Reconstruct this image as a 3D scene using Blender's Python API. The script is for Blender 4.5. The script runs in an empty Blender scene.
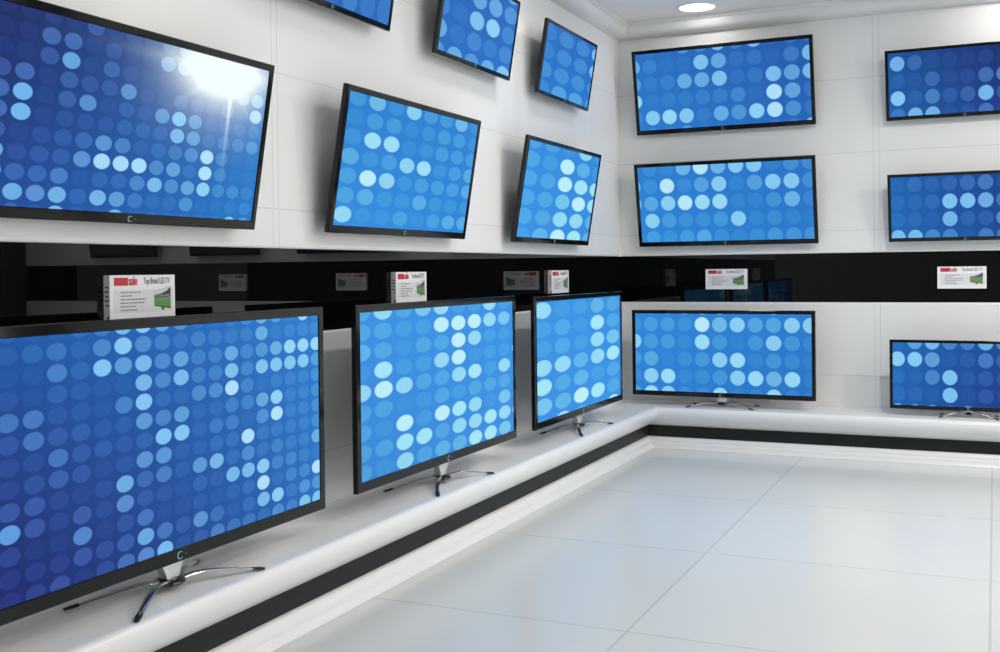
import bpy, math, random
from mathutils import Vector, Matrix
PI = math.pi
S = bpy.context.scene
COL = S.collection

# ------------------------------------------------------------------ helpers
def lin(c):
    return tuple((v/255/12.92 if v/255 <= 0.04045 else ((v/255+0.055)/1.055)**2.4) for v in c)

def mat(name, base, rough=0.5, metal=0.0, spec=0.5, coat=0.0, coat_rough=0.03, emit=None, emit_s=0.0):
    m = bpy.data.materials.new(name); m.use_nodes = True
    b = m.node_tree.nodes['Principled BSDF']
    b.inputs['Base Color'].default_value = (*base, 1)
    b.inputs['Roughness'].default_value = rough
    b.inputs['Metallic'].default_value = metal
    b.inputs['Specular IOR Level'].default_value = spec
    b.inputs['Coat Weight'].default_value = coat
    b.inputs['Coat Roughness'].default_value = coat_rough
    if emit:
        b.inputs['Emission Color'].default_value = (*emit, 1)
        b.inputs['Emission Strength'].default_value = emit_s
    return m

class Net:
    def __init__(s, m): s.t = m.node_tree; s.n = s.t.nodes; s.l = s.t.links; s.b = s.n.get('Principled BSDF')
    def math(s, op, a, b=None, c=None, clamp=False):
        n = s.n.new('ShaderNodeMath'); n.operation = op; n.use_clamp = clamp
        for i, v in enumerate((a, b, c)):
            if v is None: continue
            if isinstance(v, (int, float)): n.inputs[i].default_value = v
            else: s.l.new(v, n.inputs[i])
        return n.outputs[0]
    def mix(s, f, a, b):
        n = s.n.new('ShaderNodeMix'); n.data_type = 'RGBA'
        for i, v in ((0, f), (6, a), (7, b)):
            if isinstance(v, (int, float)): n.inputs[i].default_value = v
            elif isinstance(v, tuple): n.inputs[i].default_value = (*v, 1)
            else: s.l.new(v, n.inputs[i])
        return n.outputs[2]

class MB:
    """collects verts and faces of ONE mesh"""
    def __init__(s): s.v = []; s.f = []; s.mi = []
    def face_loops(s, loops, close=True, mi=0, cap0=False, cap1=False):
        base = len(s.v); n = len(loops[0])
        for L in loops: s.v += [tuple(p) for p in L]
        for i in range(len(loops)-1):
            for j in range(n if close else n-1):
                a = base+i*n+j; b = base+i*n+(j+1) % n
                s.f.append((a, b, b+n, a+n)); s.mi.append(mi)
        if cap0: s.f.append(tuple(base+j for j in range(n))[::-1]); s.mi.append(mi)
        if cap1: s.f.append(tuple(base+(len(loops)-1)*n+j for j in range(n))); s.mi.append(mi)
    def box(s, a, b, mi=0, bev=0.0):
        x0, y0, z0 = a; x1, y1, z1 = b
        if bev <= 0:
            i = len(s.v)
            s.v += [(x0,y0,z0),(x1,y0,z0),(x1,y1,z0),(x0,y1,z0),(x0,y0,z1),(x1,y0,z1),(x1,y1,z1),(x0,y1,z1)]
            for f in ((3,2,1,0),(4,5,6,7),(0,1,5,4),(1,2,6,5),(2,3,7,6),(3,0,4,7)):
                s.f.append(tuple(i+k for k in f)); s.mi.append(mi)
        else:
            def ring(z, d): return [(x0+d,y0+d,z),(x1-d,y0+d,z),(x1-d,y1-d,z),(x0+d,y1-d,z)]
            s.face_loops([ring(z0,bev), ring(z0+bev,0), ring(z1-bev,0), ring(z1,bev)], mi=mi, cap0=True, cap1=True)
    def poly(s, pts, mi=0):
        i = len(s.v); s.v += [tuple(p) for p in pts]; s.f.append(tuple(range(i, i+len(pts)))); s.mi.append(mi)
    def tube(s, pts, radii, n=12, flat=1.0, mi=0):
        """closed tube along a path; radii per point; flat squeezes it vertically"""
        loops = []
        P = [Vector(p) for p in pts]
        for i, p in enumerate(P):
            d = (P[min(i+1, len(P)-1)]-P[max(i-1, 0)]).normalized()
            side = d.cross(Vector((0,0,1)))
            if side.length < 1e-4: side = Vector((1,0,0))
            side.normalize(); up = side.cross(d).normalized()
            loops.append([p+side*radii[i]*math.cos(2*PI*k/n)+up*radii[i]*flat*math.sin(2*PI*k/n) for k in range(n)])
        s.face_loops(loops, mi=mi, cap0=True, cap1=True)
    def lathe(s, prof, c=(0,0,0), n=32, mi=0):
        s.face_loops([[(c[0]+r*math.cos(2*PI*k/n), c[1]+r*math.sin(2*PI*k/n), c[2]+z) for k in range(n)] for r, z in prof], mi=mi,
                     cap0=prof[0][0] > 1e-5, cap1=prof[-1][0] > 1e-5)
    def build(s, name, mats, parent=None, smooth=False):
        me = bpy.data.meshes.new(name); me.from_pydata(s.v, [], s.f)
        if not isinstance(mats, (list, tuple)): mats = [mats]
        for m in mats: me.materials.append(m)
        for p, i in zip(me.polygons, s.mi): p.material_index = i
        import bmesh
        bm = bmesh.new(); bm.from_mesh(me); bmesh.ops.recalc_face_normals(bm, faces=bm.faces); bm.to_mesh(me); bm.free()
        if smooth:
            for p in me.polygons: p.use_smooth = True
            me.set_sharp_from_angle(angle=math.radians(35))
        o = bpy.data.objects.new(name, me); COL.objects.link(o)
        if parent: o.parent = parent
        return o

def tag(o, label=None, cat=None, group=None, kind=None):
    for k, v in (('label', label), ('category', cat), ('group', group), ('kind', kind)):
        if v: o[k] = v
    return o
def thing(name, label, cat, loc, rot=(0,0,0), group=None):
    o = bpy.data.objects.new(name, None); COL.objects.link(o); o.empty_display_size = .1
    o.location = loc; o.rotation_euler = rot
    return tag(o, label, cat, group)
def struct(mb, name, mats, smooth=False): return tag(mb.build(name, mats, smooth=smooth), kind='structure')

# ------------------------------------------------------------------ materials
def wall_material(name, axis, seams, levels, base):
    """white lacquered wall panels; joints are fine grooves at fixed heights and positions"""
    m = mat(name, base, rough=.28, spec=.35)
    N = Net(m)
    tc = N.n.new('ShaderNodeTexCoord'); sp = N.n.new('ShaderNodeSeparateXYZ'); N.l.new(tc.outputs['Object'], sp.inputs[0])
    a = sp.outputs[axis]; z = sp.outputs[2]
    masks = []
    for q in seams:
        for off in (-.022, .022):
            masks.append(N.math('LESS_THAN', N.math('ABSOLUTE', N.math('SUBTRACT', a, q+off)), .0035))
    for q in levels:
        masks.append(N.math('LESS_THAN', N.math('ABSOLUTE', N.math('SUBTRACT', z, q)), .0035))
    mx = masks[0]
    for k in masks[1:]: mx = N.math('MAXIMUM', mx, k)
    c = N.mix(N.math('MULTIPLY', mx, .22), base, (.25, .26, .26))
    N.l.new(c, N.b.inputs['Base Color'])
    bp = N.n.new('ShaderNodeBump'); bp.inputs['Strength'].default_value = .25; bp.inputs['Distance'].default_value = .002
    N.l.new(N.math('SUBTRACT', 1.0, mx), bp.inputs['Height']); N.l.new(bp.outputs[0], N.b.inputs['Normal'])
    return m

WHITE = (.80, .81, .805)
M = {}
M['wall_left'] = wall_material('white_panels_left', 1, (-.75, -2.26, -5.06), (.617, 1.8, 2.43, 3.03), WHITE)
M['wall_back'] = wall_material('white_panels_back', 0, (2.16, 4.9), (.617, 1.8, 2.43, 3.03), WHITE)
M['white'] = mat('white_lacquer', (.80, .81, .81), rough=.25, spec=.4)
M['ceiling'] = mat('ceiling_paint', (.90, .90, .895), rough=.7, spec=.2)
M['band'] = mat('black_glass_panel', (.002, .0022, .0022), rough=.015, spec=.42)
M['stripe'] = mat('black_plinth_stripe', (.016, .0185, .0185), rough=.45, spec=.2)
M['frame'] = mat('tv_frame_gloss_black', (.006, .0065, .006), rough=.09, spec=.32)
M['casing'] = mat('tv_casing_black', (.02, .021, .021), rough=.4)
M['screen_off'] = mat('dark_screen', (.03, .035, .037), rough=.15)
M['chrome'] = mat('stand_chrome', (.62, .63, .64), rough=.06, metal=1.0)
M['darkchrome'] = mat('stand_black_gloss', (.01, .01, .011), rough=.08)
M['neck'] = mat('stand_neck_silver', (.75, .77, .77), rough=.2, metal=.6)
M['rubber'] = mat('rubber_pad', (.02, .02, .02), rough=.8)
M['teal'] = mat('teal_ring', lin((120, 195, 190)), rough=.3, emit=lin((120, 200, 195)), emit_s=.1)
M['teal_red'] = mat('indicator_dot', lin((130, 110, 110)), rough=.4)
M['card'] = mat('card_white', (.85, .85, .87), rough=.45)
M['cardgrey'] = mat('card_print_panel', (.72, .73, .75), rough=.5)
M['red'] = mat('card_red', lin((190, 40, 50)), rough=.5)
M['ink'] = mat('card_ink', lin((105, 108, 115)), rough=.6)
M['inkdark'] = mat('card_dark_ink', lin((45, 50, 52)), rough=.6)
M['crowd'] = mat('card_photo_stands', lin((120, 132, 130)), rough=.6)
M['pitch'] = mat('card_photo_pitch', lin((85, 150, 50)), rough=.6)
M['sky'] = mat('card_photo_sky', lin((205, 212, 215)), rough=.6)
M['lampglass'] = mat('downlight_diffuser', (.9, .9, .9), rough=.5, emit=(1, .99, .97), emit_s=1.6)
M['grey_wall'] = mat('grey_front_wall', (.16, .17, .17), rough=.7)
M['dark_wall'] = mat('dark_end_wall', (.05, .052, .053), rough=.6)
M['lampring'] = mat('downlight_ring', (.85, .85, .85), rough=.4)
# floor: large glossy white tiles, thin grey joints
def floor_material():
    base = (.66, .685, .68)
    m = mat('floor_tiles', base, rough=.22, spec=.3)
    N = Net(m); tc = N.n.new('ShaderNodeTexCoord'); sp = N.n.new('ShaderNodeSeparateXYZ'); N.l.new(tc.outputs['Object'], sp.inputs[0])
    mk = []
    ids = []
    for ax, o, p in ((0, .255, 1.369), (1, -.851, 1.352)):
        q = N.math('DIVIDE', N.math('SUBTRACT', sp.outputs[ax], o), p)
        ids.append(N.math('FLOOR', q))
        f = N.math('FRACT', N.math('ADD', q, 100.5))
        mk.append(N.math('LESS_THAN', N.math('ABSOLUTE', N.math('SUBTRACT', f, .5)), .0042))
    mx = N.math('MAXIMUM', *mk)
    cmb = N.n.new('ShaderNodeCombineXYZ'); N.l.new(ids[0], cmb.inputs[0]); N.l.new(ids[1], cmb.inputs[1])
    wn = N.n.new('ShaderNodeTexWhiteNoise'); N.l.new(cmb.outputs[0], wn.inputs['Vector'])
    tone = N.mix(wn.outputs['Value'], (.65, .675, .67), (.68, .70, .695))
    N.l.new(N.mix(N.math('MULTIPLY', mx, .5), tone, (.40, .43, .44)), N.b.inputs['Base Color'])
    bp = N.n.new('ShaderNodeBump'); bp.inputs['Strength'].default_value = .3; bp.inputs['Distance'].default_value = .002
    N.l.new(N.math('SUBTRACT', 1.0, mx), bp.inputs['Height']); N.l.new(bp.outputs[0], N.b.inputs['Normal'])
    return m
M['floor'] = floor_material()

def screen_material(name, glow=None):
    """what the display shows: round dots (cell UV) over a blue ground; colours stored per face corner"""
    m = mat(name, (.001, .001, .002), rough=.4, spec=.04); N = Net(m)
    uv = N.n.new('ShaderNodeUVMap'); uv.uv_map = 'cell'
    sp = N.n.new('ShaderNodeSeparateXYZ'); N.l.new(uv.outputs[0], sp.inputs[0])
    dx = N.math('SUBTRACT', sp.outputs[0], .5); dy = N.math('SUBTRACT', sp.outputs[1], .5)
    r = N.math('SQRT', N.math('ADD', N.math('MULTIPLY', dx, dx), N.math('MULTIPLY', dy, dy)))
    mask = N.math('DIVIDE', N.math('SUBTRACT', .445, r), .05, clamp=True)
    A = N.n.new('ShaderNodeAttribute'); A.attribute_name = 'ground'
    B = N.n.new('ShaderNodeAttribute'); B.attribute_name = 'dot'
    c = N.mix(mask, A.outputs['Color'], B.outputs['Color'])
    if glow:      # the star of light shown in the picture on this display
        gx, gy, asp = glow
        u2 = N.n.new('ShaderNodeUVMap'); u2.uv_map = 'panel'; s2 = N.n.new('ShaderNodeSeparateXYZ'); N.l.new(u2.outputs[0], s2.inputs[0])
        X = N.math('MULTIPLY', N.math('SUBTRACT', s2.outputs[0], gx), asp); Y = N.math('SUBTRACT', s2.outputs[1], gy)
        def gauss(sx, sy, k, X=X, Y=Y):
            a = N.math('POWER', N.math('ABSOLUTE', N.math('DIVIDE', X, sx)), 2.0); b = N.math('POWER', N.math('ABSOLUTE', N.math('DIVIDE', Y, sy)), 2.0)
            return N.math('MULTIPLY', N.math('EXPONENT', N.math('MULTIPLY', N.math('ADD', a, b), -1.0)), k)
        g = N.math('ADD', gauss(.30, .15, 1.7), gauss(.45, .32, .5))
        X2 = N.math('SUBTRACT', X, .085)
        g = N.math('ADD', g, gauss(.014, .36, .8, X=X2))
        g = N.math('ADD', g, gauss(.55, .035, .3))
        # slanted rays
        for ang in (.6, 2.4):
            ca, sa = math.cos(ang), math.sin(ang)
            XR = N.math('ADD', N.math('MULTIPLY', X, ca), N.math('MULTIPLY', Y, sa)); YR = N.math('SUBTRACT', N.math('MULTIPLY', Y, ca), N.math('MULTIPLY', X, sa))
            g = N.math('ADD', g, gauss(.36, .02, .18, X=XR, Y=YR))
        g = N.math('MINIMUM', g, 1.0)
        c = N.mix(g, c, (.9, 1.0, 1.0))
    N.l.new(c, N.b.inputs['Emission Color']); N.b.inputs['Emission Strength'].default_value = 1.0
    return m
M['screen'] = screen_material('display_dots')
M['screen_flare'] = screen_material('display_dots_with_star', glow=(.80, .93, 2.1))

# ------------------------------------------------------------------ the room
X1 = 7.25      # back wall runs from the corner (x = 0) to here
Y0 = -7.4      # left wall runs from the corner (y = 0) to here
ZB, ZT, ZC = 1.215, 1.615, 3.65      # black band bottom / top, ceiling
def wall_section(lo, hi, bot_bev, top_bev, r=.012, th=.22):
    """outline (depth, z) of a wall slab: depth 0 is the room face, negative goes into the wall"""
    p = [(-th, lo)]
    p += [(-r, lo), (-r*.3, lo+r*.3), (0, lo+r)] if bot_bev else [(0, lo)]
    p += [(0, hi-r), (-r*.3, hi-r*.3), (-r, hi)] if top_bev else [(0, hi)]
    return p+[(-th, hi)]
mb = MB()
for sec in (wall_section(0, ZB, False, True), wall_section(ZT, ZC, True, False)):
    mb.face_loops([[(d, y, z) for d, z in sec] for y in (Y0, 0.0)], cap0=True, cap1=True)
struct(mb, 'wall_left', M['wall_left'])
mb = MB()
for sec in (wall_section(0, ZB, False, True), wall_section(ZT, ZC, True, False)):
    mb.face_loops([[(x, -d, z) for d, z in sec] for x in (0.0, X1)], cap0=True, cap1=True)
struct(mb, 'wall_back', M['wall_back'])
mb = MB(); mb.box((-.2, Y0, ZB-.001), (-.008, .2, ZT+.001)); struct(mb, 'trim_1', M['band'])
mb = MB(); mb.box((-.008, .008, ZB-.001), (X1, .2, ZT+.001)); struct(mb, 'trim_2', M['band'])
mb = MB(); mb.box((-3, -16, -.1), (13, .25, 0)); struct(mb, 'floor', M['floor'])
mb = MB(); mb.box((-3, -16, ZC), (13, .25, ZC+.12)); struct(mb, 'ceiling', M['ceiling'])
mb = MB(); mb.box((-3, -11.7, 0), (13, -11.5, ZC)); struct(mb, 'wall_front', M['grey_wall'])
mb = MB(); mb.box((X1, -.75, 0), (X1+.2, .25, ZC)); struct(mb, 'wall_right', M['dark_wall'])
# rounded crown moulding, mitred in the corner
prof = [(0, 3.525), (.035, 3.526), (.07, 3.534), (.097, 3.553), (.111, 3.578), (.115, 3.60), (.115, 3.615), (.128, 3.622), (.134, 3.649), (0, 3.649)]
mb = MB(); mb.face_loops([[(d, Y0, z) for d, z in prof], [(d, -d, z) for d, z in prof], [(X1, -d, z) for d, z in prof]], cap0=True, cap1=True)
struct(mb, 'trim_3', M['white'], smooth=True)

# ------------------------------------------------------------------ display ledge
SZ = .348
ledge = thing('display_ledge', 'long white rounded display ledge with a black stripe running round both walls', 'shelf', (.2, -.2, 0))
def sweep(prof, m, name):
    mb = MB(); o = Vector((.2, -.2, 0))
    mb.face_loops([[Vector((d, Y0, z))-o for d, z in prof], [Vector((d, -d, z))-o for d, z in prof], [Vector((X1, -d, z))-o for d, z in prof]], cap0=True, cap1=True)
    return mb.build(name, m, ledge, smooth=True)
top = [(.002, .30), (.002, .356), (.03, .350), (.07, SZ), (.412, SZ), (.428, .3455), (.440, .339), (.447, .328), (.451, .312), (.449, .292), (.441, .268), (.426, .244),
       (.405, .222), (.378, .202), (.36, .193), (.345, .1865), (.30, .1865), (.002, .19)]
sweep(top, M['white'], 'ledge_top')
tag(sweep([(.30, .1863), (.345, .1863), (.336, .0905), (.30, .0905)], M['stripe'], 'stripe'), 'black stripe under the ledge')
base = [(.002, .0902), (.336, .0902), (.349, .0885), (.360, .082), (.366, .070), (.368, .052), (.376, .044), (.386, .038), (.390, .022), (.397, .008), (.405, .0005), (.002, .0005)]
sweep(base, M['white'], 'plinth_base')

# ------------------------------------------------------------------ displays
PANELS = {
'BT1': {'side': 'B', 'pos': [0.943, 3.02, 0.151], 'w': 1.516, 'tilt': 0.2031, 'cols': 9.788, 'rows': 4.455, 'u0': 0.681, 'v0': 0.753, 'tab': ['22154747133', '63117623147', '52366723767', '81223341963', '37872658953', '32252111348']} ,
'BM1': {'side': 'B', 'pos': [0.955, 2.049, 0.151], 'w': 1.517, 'tilt': 0.2031, 'cols': 9.8, 'rows': 4.365, 'u0': 0.811, 'v0': 0.378, 'tab': ['23269677244', '63935725774', '65798822463', '17433472321', '24345323444']} ,
'BT2': {'side': 'B', 'pos': [2.82, 2.92, 0.15], 'w': 1.15, 'tilt': 0.2031, 'cols': 8.738, 'rows': 3.667, 'u0': 0.969, 'v0': 0.876, 'tab': ['4111212143', '2741112162', '7214125612', '2825348481', '7477125256']} ,
'BM2': {'side': 'B', 'pos': [2.818, 1.956, 0.15], 'w': 1.122, 'tilt': 0.2031, 'cols': 8.523, 'rows': 3.497, 'u0': 0.111, 'v0': 0.049, 'tab': ['132345226', '223887522', '221733622', '775515525']} ,
'BL1': {'side': 'B', 'pos': [0.954, 0.793, 0.302], 'w': 1.523, 'tilt': 0.0, 'cols': 9.965, 'rows': 4.481, 'u0': 0.573, 'v0': 0.891, 'tab': ['75677831743', '34439675577', '74428414743', '45134782432', '27823478682', '58733822832']} ,
'BL2': {'side': 'B', 'pos': [2.834, 0.668, 0.3], 'w': 1.123, 'tilt': 0.0, 'cols': 8.662, 'rows': 3.577, 'u0': 0.208, 'v0': 0.561, 'tab': ['167557634', '886125422', '215823323', '221813221', '877472182']} ,
'LU3': {'side': 'L', 'pos': [-1.651, 3.01, 0.149], 'w': 1.1, 'tilt': 0.1684, 'cols': 2.897, 'rows': 3.618, 'u0': 0.381, 'v0': 0.023, 'tab': ['3447', '3447', '4444', '3554']} ,
'LU2': {'side': 'L', 'pos': [-3.167, 3.015, 0.149], 'w': 1.095, 'tilt': 0.1684, 'cols': 4.339, 'rows': 3.695, 'u0': 0.557, 'v0': 0.765, 'tab': ['58276', '42665', '42784', '62434', '56567']} ,
'LU1': {'side': 'L', 'pos': [-4.73, 3.036, 0.15], 'w': 1.1, 'tilt': 0.1684, 'cols': 6.412, 'rows': 2.547, 'u0': 0.41, 'v0': 0.301, 'tab': ['3342332', '2227611', '1352433']} ,
'LM3': {'side': 'L', 'pos': [-1.858, 2.048, 0.155], 'w': 1.516, 'tilt': 0.1684, 'cols': 4.175, 'rows': 5.064, 'u0': 0.251, 'v0': 0.551, 'tab': ['44273', '43953', '44988', '44698', '44775', '35985']} ,
'LM2': {'side': 'L', 'pos': [-4.05, 2.05, 0.155], 'w': 1.518, 'tilt': 0.1684, 'cols': 7.539, 'rows': 6.823, 'u0': 0.093, 'v0': 0.252, 'tab': ['46374463', '24423443', '38823444', '53478345', '49734445', '45335333', '72242455', '53252558']} ,
'LM1': {'side': 'L', 'pos': [-6.093, 2.042, 0.154], 'w': 1.501, 'tilt': 0.1684, 'cols': 15.597, 'rows': 9.844, 'u0': 0.483, 'v0': 0.398, 'tab': ['11121412258999943', '81155131179677742', '51147142111333885', '34514336214435399', '25814613268622333', '25812223337634455', '34123465234594112', '37233699956394114', '57445133575684433', '47767376422511233', '35428317132222755']} ,
'LL3': {'side': 'L', 'pos': [-1.844, 0.895, 0.312], 'w': 1.828, 'tilt': 0.0, 'cols': 4.808, 'rows': 6.184, 'u0': 0.19, 'v0': 0.043, 'tab': ['72354', '34284', '34376', '77578', '84534', '65984', '28429']} ,
'LL2': {'side': 'L', 'pos': [-3.969, 0.905, 0.313], 'w': 1.861, 'tilt': 0.0, 'cols': 8.692, 'rows': 8.39, 'u0': 0.441, 'v0': 0.499, 'tab': ['4746733736', '4433999764', '5424497334', '2833792337', '7974478372', '4412434441', '4293987263', '4488477878', '4274558862']} ,
'LL1': {'side': 'L', 'pos': [-6.093, 0.902, 0.313], 'w': 1.888, 'tilt': 0.0, 'cols': 18.894, 'rows': 11.985, 'u0': 0.791, 'v0': 0.698, 'tab': ['23211347865213465182', '55234258543433362333', '31115386756446456888', '32213211757447477775', '32552215832559413334', '65353322656224468334', '37225332388244159334', '74234312662233933334', '57442127452673534336', '12742426321327784432', '42311613511212392449', '83222434753641378355', '34234135682354435477']} ,
}
# ground colour of the picture on each display: top left, top right, bottom left, bottom right
GROUND = {
 'LM1': ((28,38,92), (46,118,196), (32,72,150), (42,122,200)), 'LM2': ((44,126,206), (46,130,212), (56,142,224), (48,134,216)),
 'LM3': ((54,140,222), (50,134,216), (60,146,228), (56,142,224)), 'LU1': ((32,90,172), (38,102,186), (36,96,178), (40,106,190)),
 'LU2': ((36,98,182), (40,106,192), (42,110,196), (44,116,202)), 'LU3': ((40,110,194), (38,104,188), (44,122,206), (44,122,206)),
 'LL1': ((30,82,158), (48,126,208), (30,34,98), (42,112,192)), 'LL2': ((60,144,226), (60,146,228), (54,134,214), (60,144,226)),
 'LL3': ((62,148,230), (58,142,224), (58,142,224), (60,146,228)), 'BT1': ((42,114,194), (38,90,170), (46,124,206), (38,102,184)),
 'BM1': ((46,126,208), (42,114,196), (48,134,216), (44,122,204)), 'BL1': ((50,134,216), (46,124,206), (48,130,212), (42,116,196)),
 'BT2': ((32,84,154), (30,38,98), (34,98,172), (32,52,120)), 'BM2': ((34,100,176), (30,60,130), (34,104,182), (30,66,138)),
 'BL2': ((36,106,184), (30,64,136), (34,100,178), (30,50,118)),
}
LEVEL = (.02, .09, .16, .25, .35, .47, .61, .75, .88, .97)
def screen_mesh(name, sp, ground, w, h):
    """one quad per picture cell, clipped to the screen; local x right, z up, in the plane y = 0"""
    cols, rows, u0, v0, tab = sp['cols'], sp['rows'], sp['u0'], sp['v0'], sp['tab']
    v, f, uvc, uvp, gc, dc = [], [], [], [], [], []
    def gcol(u, t):
        return [(ground[0][i]*(1-u)+ground[1][i]*u)*(1-t)+(ground[2][i]*(1-u)+ground[3][i]*u)*t for i in range(3)]
    for j, row in enumerate(tab):
        for k, ch in enumerate(row):
            a0, a1 = max(k, u0), min(k+1, u0+cols); b0, b1 = max(j, v0), min(j+1, v0+rows)
            if a1-a0 < 1e-4 or b1-b0 < 1e-4: continue
            g = gcol(min(1, max(0, (k+.5-u0)/cols)), min(1, max(0, (j+.5-v0)/rows)))
            lum = min(1, max(0, (g[1]-35)/110.0)); L = LEVEL[int(ch)]
            hi = [105+75*lum, 180+62*lum, 255-5*lum]
            low = [92*(1-lum)+105*lum, 110*(1-lum)+205*lum, 225*(1-lum)+228*lum]
            t = max(0, min(1, (L-.25)/.5)); tgt = [low[i]*(1-t)+hi[i]*t for i in range(3)]
            if L > .9: tgt = [tgt[i]*.6+(215, 240, 255)[i]*.4 for i in range(3)]
            dcol = (*lin([g[i]*(1-L)+tgt[i]*L for i in range(3)]), 1)
            i0 = len(v)
            for a, b in ((a0, b1), (a1, b1), (a1, b0), (a0, b0)):
                U = (a-u0)/cols; V = (b-v0)/rows
                v.append(((U-.5)*w, 0, (1-V)*h)); uvc.append((a-k, 1-(b-j))); uvp.append((U, 1-V))
                gc.append((*lin(gcol(U, V)), 1)); dc.append(dcol)
            f.append((i0, i0+1, i0+2, i0+3))
    me = bpy.data.meshes.new(name); me.from_pydata(v, [], f)
    for n_ in ('cell', 'panel'): me.uv_layers.new(name=n_)
    for n_ in ('ground', 'dot'): me.color_attributes.new(n_, 'FLOAT_COLOR', 'CORNER')
    l1, l2 = me.uv_layers['cell'], me.uv_layers['panel']; A, B = me.color_attributes['ground'], me.color_attributes['dot']
    for i in range(len(v)):      # corners run in vertex order: each cell has its own four
        l1.data[i].uv = uvc[i]; l2.data[i].uv = uvp[i]; A.data[i].color = gc[i]; B.data[i].color = dc[i]
    return me

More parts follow.
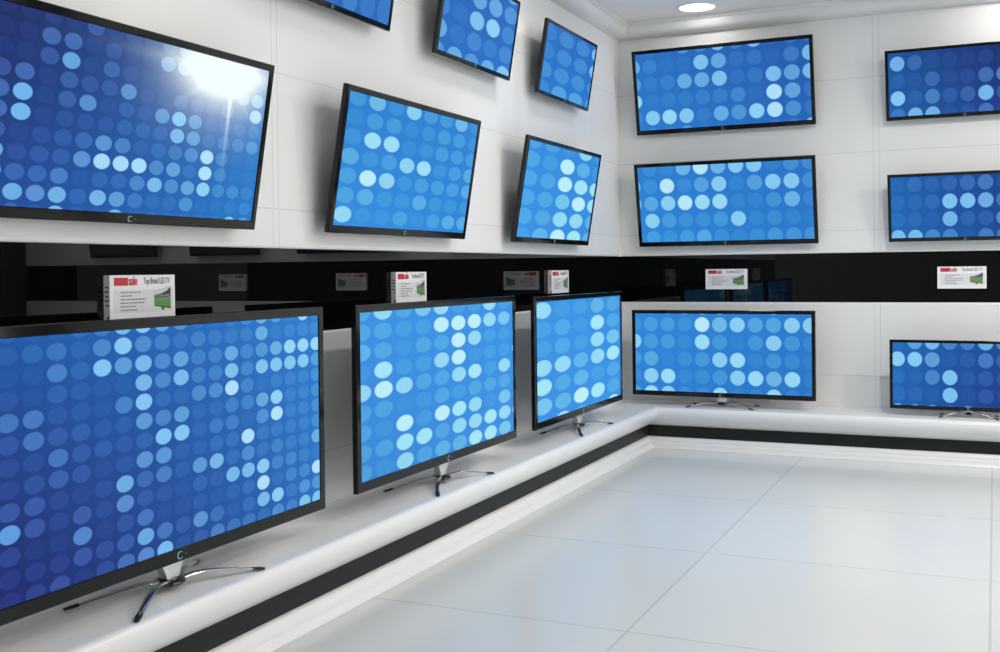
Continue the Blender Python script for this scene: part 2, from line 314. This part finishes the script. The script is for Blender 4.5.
ASP = 2.1056
def television(key, label, group, side, pos, w, tilt, spec=None, stand=False, cat='television'):
    h = w/ASP; c, z, o = pos; rz = 0 if side == 'B' else PI/2; dp = .030
    if side == 'L' and key[2] != '1': cut = dp*(.4 if stand else .85)*(c-w/2+9.18)/2.8; w -= cut; c += cut/2
    R = Matrix.Rotation(rz, 3, 'Z') @ Matrix.Rotation(tilt, 3, 'X')
    C = Vector((c, -o, z)) if side == 'B' else Vector((o, c, z))
    foot = z-h/2-SZ if stand else 0
    base = C+R @ Vector((0, 0, -h/2-foot))
    t = thing('television', label, cat, base, (tilt, 0, rz), group)
    b, bb = w*.02, w*.026
    # gloss black frame: one ring, bevelled, closed at the back
    def ring(dx, y, d0=0.0, d1=0.0): return [(-w/2+dx+d0, y, foot+dx+d1), (w/2-dx-d0, y, foot+dx+d1), (w/2-dx-d0, y, foot+h-dx-d0), (-w/2+dx+d0, y, foot+h-dx-d0)]
    mb = MB()
    mb.face_loops([ring(.004, dp), ring(0, dp-.004), ring(0, .004), ring(.004, 0), ring(0, 0, b-.003, bb-.003), ring(0, .005, b, bb), ring(0, .012, b, bb)], cap0=True)
    fr = mb.build('frame', M['frame'], t)
    # bulged casing on the back
    mb = MB(); q = w*.36; zl, zh = foot+h*.12, foot+h*.72
    mb.face_loops([[(-q, dp-.002, zl), (q, dp-.002, zl), (q, dp-.002, zh), (-q, dp-.002, zh)], [(-q+.03, dp+.018, zl+.03), (q-.03, dp+.018, zl+.03), (q-.03, dp+.018, zh-.03), (-q+.03, dp+.018, zh-.03)]], cap1=True)
    mb.build('rear_casing', M['casing'], t)
    sw, sh = w-2*b, h-b-bb
    if spec:
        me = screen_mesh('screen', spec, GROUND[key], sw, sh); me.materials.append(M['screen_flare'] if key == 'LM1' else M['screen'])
        s = bpy.data.objects.new('screen', me); COL.objects.link(s); s.parent = t; s.location = (0, .0055, foot+bb)
        tag(s, 'lit blue screen showing rows of pale dots')
    else:
        mb = MB(); mb.box((-sw/2, .006, foot+bb), (sw/2, .010, foot+bb+sh)); mb.build('screen', M['screen_off'], t)
    # ring-shaped mark with a small indicator beside it
    r0 = bb*.27; mb = MB(); n = 22; zc = foot+bb*.48
    loops = []
    for k in range(n+1):
        a = math.radians(38+284*k/n); ca, sa = math.cos(a), math.sin(a); wd = .0042*math.sin(PI*min(max(k/n, .06), .94))*.7+.0006
        loops.append([(ca*(r0-wd/2), -.0001, zc+sa*(r0-wd/2)), (ca*(r0+wd/2), -.0001, zc+sa*(r0+wd/2)), (ca*(r0+wd/2), -.0016, zc+sa*(r0+wd/2)), (ca*(r0-wd/2), -.0016, zc+sa*(r0-wd/2))])
    mb.face_loops(loops, cap0=True, cap1=True)
    tag(mb.build('ring_mark', M['teal'], t), 'small pale teal ring on the lower frame')
    mb = MB(); k = r0*.22; mb.box((r0*2.1, -.0014, zc-k), (r0*2.1+2*k, .0005, zc+k), bev=.0004); mb.build('indicator', M['teal_red'], t)
    if not stand:
        # wall bracket reaching from the casing to the wall
        def yw(zz): return (o+(zz-h/2)*math.sin(tilt)-.003)/math.cos(tilt)
        mb = MB(); zz = (h/2-.09, h/2+.09); y0 = dp+.012
        mb.face_loops([[(-.13, y0, zz[0]), (.13, y0, zz[0]), (.13, y0, zz[1]), (-.13, y0, zz[1])],
                       [(-.13, yw(zz[0]), zz[0]), (.13, yw(zz[0]), zz[0]), (.13, yw(zz[1]), zz[1]), (-.13, yw(zz[1]), zz[1])]], cap0=True, cap1=True)
        mb.build('wall_bracket', M['casing'], t)
    else:
        sc = w/1.86; hx, hy, yc = .335*sc, .158*sc, .05
        mb = MB()      # tapering bright neck, wide under the frame and narrow on the hub
        def rr(hw, hd, z_): return [(-hw, yc-hd, z_), (-hw*.6, yc-hd*1.25, z_), (hw*.6, yc-hd*1.25, z_), (hw, yc-hd, z_), (hw, yc+hd, z_), (hw*.6, yc+hd*1.25, z_), (-hw*.6, yc+hd*1.25, z_), (-hw, yc+hd, z_)]
        mb.face_loops([rr(.030*sc, .016, .036), rr(.034*sc, .017, foot*.5), rr(.052*sc, .018, foot*.85), rr(.060*sc, .018, foot+.03)], cap0=True, cap1=True)
        st = mb.build('stand_neck', M['neck'], t, smooth=True)
        mb = MB(); mb.lathe([(.018, .022), (.05*sc, .022), (.056*sc, .028), (.054*sc, .036), (.040*sc, .043), (.02, .046)], (0, yc, 0), n=28)
        tag(mb.build('stand_hub', M['darkchrome'], t, smooth=True), 'glossy black hub of the stand')
        for sx in (-1, 1):
            for sy in (-1, 1):
                mb = MB(); P = []; r = []
                for i in range(12):
                    s_ = i/11.0
                    P.append((sx*(.03*sc+(hx-.03*sc)*s_), yc+sy*(.012+(hy-.012)*(s_**1.25)), .031+.016*math.sin(PI*min(1, s_*1.15))*(1-s_)-.0255*s_**2.2))
                    r.append((.0185*(1-s_)+.0095*s_)*sc**.5)
                mb.tube(P, r, n=14, flat=.42)
                lg = mb.build('leg', M['chrome'], t, smooth=True)
                mb = MB(); e = P[-1]; d = (Vector(P[-1])-Vector(P[-2])).normalized()
                mb.tube([Vector(e)-d*.045*sc, Vector(e)-d*.02*sc, Vector(e)+d*.006], [.0115*sc**.5, .0125*sc**.5, .0095*sc**.5], n=14, flat=.5)
                mb.build('foot_pad', M['darkchrome'], lg, smooth=True)
    return t

UP, MID, LOW = 'televisions in the top row', 'televisions in the middle row', 'televisions standing on the ledge'
LAB = {
 'LM1': ('large tilted wall television with a white star of light in its screen corner', MID),
 'LM2': ('tilted television on the left wall immediately right of the star-of-light screen', MID),
 'LM3': ('tilted television on the left wall in the middle row, nearest the corner', MID),
 'LU1': ('television above the gap right of the star-of-light screen, only its lower edge showing', UP),
 'LU2': ('television high on the left wall, middle one of its top row, its top cut off', UP),
 'LU3': ('small tilted television high on the left wall, nearest the corner under the moulding', UP),
 'LL1': ('biggest television, at the lower left, dark indigo at its screen bottom, standing on the ledge', LOW),
 'LL2': ('television on chrome legs on the left ledge, second from the photo left', LOW),
 'LL3': ('television on chrome legs on the left ledge, nearest the corner', LOW),
 'BT1': ('wide television at the top of the back wall below the round ceiling light', UP),
 'BM1': ('wide television in the middle row of the back wall, nearest the corner', MID),
 'BT2': ('dark navy screened television at the top right of the back wall', UP),
 'BM2': ('smaller wall television at the right edge just above the black band', MID),
 'BL1': ('wide television standing on the back ledge next to the corner', LOW),
 'BL2': ('small low television on the back ledge at the right edge of the photo', LOW),
}
for key, p in PANELS.items():
    lab, grp = LAB[key]
    television(key, lab, grp, p['side'], p['pos'], p['w'], p['tilt'], spec=p, stand=(key[1] == 'L'))
for x_, w_, lb in ((4.3, .90, 'switched-off television on the back wall, first beyond the right edge of the photo'), (5.68, .95, 'switched-off television farthest right on the back wall')):
    television('', lb, 'switched-off televisions on the back wall', 'B', (x_, 1.69+w_/ASP/2, .13), w_, .17)

# ------------------------------------------------------------------ sale cards on the black band
def text_mesh(s, size, m, name, parent, loc, squeeze=1.0, bold=0.0):
    cu = bpy.data.curves.new('t', 'FONT'); cu.body = s; cu.size = size; cu.extrude = .0003; cu.offset = bold; cu.space_character = .92
    tmp = bpy.data.objects.new('t', cu); COL.objects.link(tmp)
    dg = bpy.context.evaluated_depsgraph_get(); me = bpy.data.meshes.new_from_object(tmp.evaluated_get(dg))
    bpy.data.objects.remove(tmp); me.name = name
    me.transform(Matrix.Diagonal((squeeze, 1, 1, 1))); me.transform(Matrix.Rotation(PI/2, 4, 'X'))
    me.materials.clear(); me.materials.append(m)
    o = bpy.data.objects.new(name, me); COL.objects.link(o); o.parent = parent; o.location = loc
    return o
CW, CH, CT = .352, .172, .030
def sale_card(label, side, c, z0):
    d = -.0075
    loc = (c, -d, z0) if side == 'B' else (d, c, z0)
    t = thing('sale_card', label, 'price card', loc, (0, 0, 0 if side == 'B' else PI/2), 'sale cards on the black band')
    F = -CT      # front plane
    mb = MB(); mb.box((-CW/2, F, 0), (CW/2, 0, CH), bev=.0015); mb.build('box', M['card'], t)
    mb = MB(); mb.box((-CW/2+.020, F-.0006, .028), (CW/2-.012, F+.001, CH-.056)); mb.build('print_panel', M['cardgrey'], t)
    mb = MB(); mb.box((-CW/2+.022, F-.0006, CH-.040), (-CW/2+.094, F+.001, CH-.010)); tag(mb.build('banner', M['red'], t), 'red banner on the card')
    text_mesh('sale', .050, M['red'], 'sale_lettering', t, (-CW/2+.097, F-.0008, CH-.038), .66, .0012)
    text_mesh('Top Brand LED TV', .034, M['ink'], 'title_lettering', t, (-CW/2+.176, F-.0008, CH-.034), .60, .0003)
    mb = MB(); rnd = random.Random(7)      # list of features, too small to read
    for k in range(6):
        zz = CH-.066-k*.0135; x = -CW/2+.055; end = x+(.105, .06, .135, .125, .08, .085)[k]
        while x < end:
            w_ = rnd.uniform(.006, .018); mb.box((x, F-.0010, zz-.0022), (min(x+w_, end), F, zz+.0022)); x += w_+.0035
    mb.build('small_print', M['ink'], t)
    # picture of a television showing a stadium, seen at an angle
    x0, x1 = .058, .150; zl0, zl1, zr0, zr1 = .050, .108, .038, .128; y = F-.0012
    def P(u, v_): a = zl0+(zr0-zl0)*u; b = zl1+(zr1-zl1)*u; return (x0+(x1-x0)*u, y, a+(b-a)*v_)
    mb = MB()
    mb.face_loops([[P(0, 0), P(1, 0), P(1, 1), P(0, 1)], [(p[0], F+.001, p[2]) for p in (P(0, 0), P(1, 0), P(1, 1), P(0, 1))]], mi=0)
    y = F-.0013
    mb.poly([P(0, .0), P(1, .0), P(1, .06), P(0, .06)], 0)
    mb.poly([P(0, .06), P(1, .06), P(1, .40), P(.5, .36), P(0, .38)], 2)
    mb.poly([P(0, .38), P(.5, .36), P(1, .40), P(1, .54), P(.5, .52), P(0, .60)], 1)
    mb.poly([P(0, .60), P(.5, .52), P(1, .54), P(1, .58), P(.5, .56), P(0, .64)], 0)
    mb.poly([P(0, .64), P(.5, .56), P(1, .58), P(1, .66), P(.6, .66), P(0, .72)], 1)
    mb.poly([P(0, .72), P(.6, .66), P(1, .66), P(1, .96), P(.75, .82), P(.4, .74), P(0, .74)], 0)
    mb.poly([P(0, .74), P(.4, .74), P(.75, .82), P(1, .96), P(1, 1), P(0, 1)], 3)
    mb.box((.098, F-.0012, .034), (.112, F, .043), mi=0)
    tag(mb.build('product_picture', [M['inkdark'], M['crowd'], M['pitch'], M['sky']], t), 'small picture of a television showing a green stadium')
    mb = MB()      # print on the narrow side
    for k in range(5): mb.box((-CW/2-.0006, -.024, .055+k*.017), (-CW/2+.001, -.024+(.012, .018, .014, .018, .015)[k], .062+k*.017))
    mb.build('side_print', M['ink'], t)
    mb = MB(); mb.box((-CW/2-.0007, -CT+.003, .002), (-CW/2+.001, -CT+.013, .018)); mb.build('side_mark', M['red'], t)
    return t
sale_card('white sale card directly above the big indigo-bottomed television', 'L', -5.948, 1.328)
sale_card('white sale card above the second ledge television on the left wall', 'L', -3.832, 1.328)
sale_card('white sale card on the left wall band nearest the corner', 'L', -1.53, 1.328)
sale_card('white sale card on the back band above the wide television by the corner', 'B', .942, 1.323)
sale_card('white sale card on the back band near the right edge of the photo', 'B', 2.785, 1.323)
sale_card('white sale card on the back band beyond the right edge, below the first switched-off television', 'B', 4.25, 1.323)

# ------------------------------------------------------------------ downlights: all but the corner one are unseen, added to light the room
def lamp(x, y, j, label):
    t = thing('downlight', label, 'ceiling light', (x, y, ZC), (0, 0, 0), 'round ceiling downlights')
    mb = MB(); mb.lathe([(.165, 0), (.166, -.004), (.160, -.008), (.146, -.009), (.144, -.004), (.144, 0)], n=48); mb.build('trim_ring', M['lampring'], t, smooth=True)
    mb = MB(); mb.lathe([(.144, -.001), (.144, -.0045), (.10, -.0055), (.002, -.006)], n=48); mb.build('diffuser', M['lampglass'], t, smooth=True)
    L = bpy.data.lights.new('downlight_lamp', 'AREA'); L.shape = 'DISK'; L.size = .28; L.energy = LAMP_W*DIM[j]*(.15 if x < 1 and j else 1.0 if x < 4 else 1.5); L.color = (1, .95, .89)
    o = bpy.data.objects.new('downlight_lamp', L); COL.objects.link(o); o.parent = t; o.location = (0, 0, -.012)
    return t
LAMP_W = 15.0
DIM = (.22, 3.3, .9, .2, .2)      # brightest near the back wall
for i, x in enumerate((.81, 3.1, 5.4)):
    for j, y in enumerate((-.41, -2.7, -5.0, -7.3, -9.6)):
        lamp(x, y, j, 'bright round flush light in the ceiling near the room corner' if i == j == 0 else 'round flush ceiling light over the open floor, unseen, added to light the room')

# ------------------------------------------------------------------ even world light, added as soft fill from the open sides
w = bpy.data.worlds.new('world'); S.world = w; w.use_nodes = True
w.node_tree.nodes['Background'].inputs[0].default_value = (1, .972, .945, 1)
w.node_tree.nodes['Background'].inputs[1].default_value = 2.6

# ------------------------------------------------------------------ camera
cam = bpy.data.cameras.new('camera'); co = bpy.data.objects.new('camera', cam); COL.objects.link(co); S.camera = co
F_ = Vector((-0.41626409, 0.90919659, -0.00926139)); R_ = Vector((0.90922214, 0.41616236, -0.01113528)); U_ = Vector((0.00626992, 0.01305588, 0.99989511))
m4 = Matrix((R_, U_, -F_)).transposed().to_4x4(); m4.translation = Vector((3.02034, -9.17874, 1.5)); co.matrix_world = m4
cam.sensor_width = 36; cam.sensor_fit = 'HORIZONTAL'; cam.lens = 1081.117/1000*36; cam.shift_y = -.045; cam.clip_start = .05; cam.clip_end = 100
vs = S.view_settings; vs.view_transform = 'Standard'; vs.look = 'None'; vs.gamma = 1; vs.use_curve_mapping = False; vs.exposure = 0
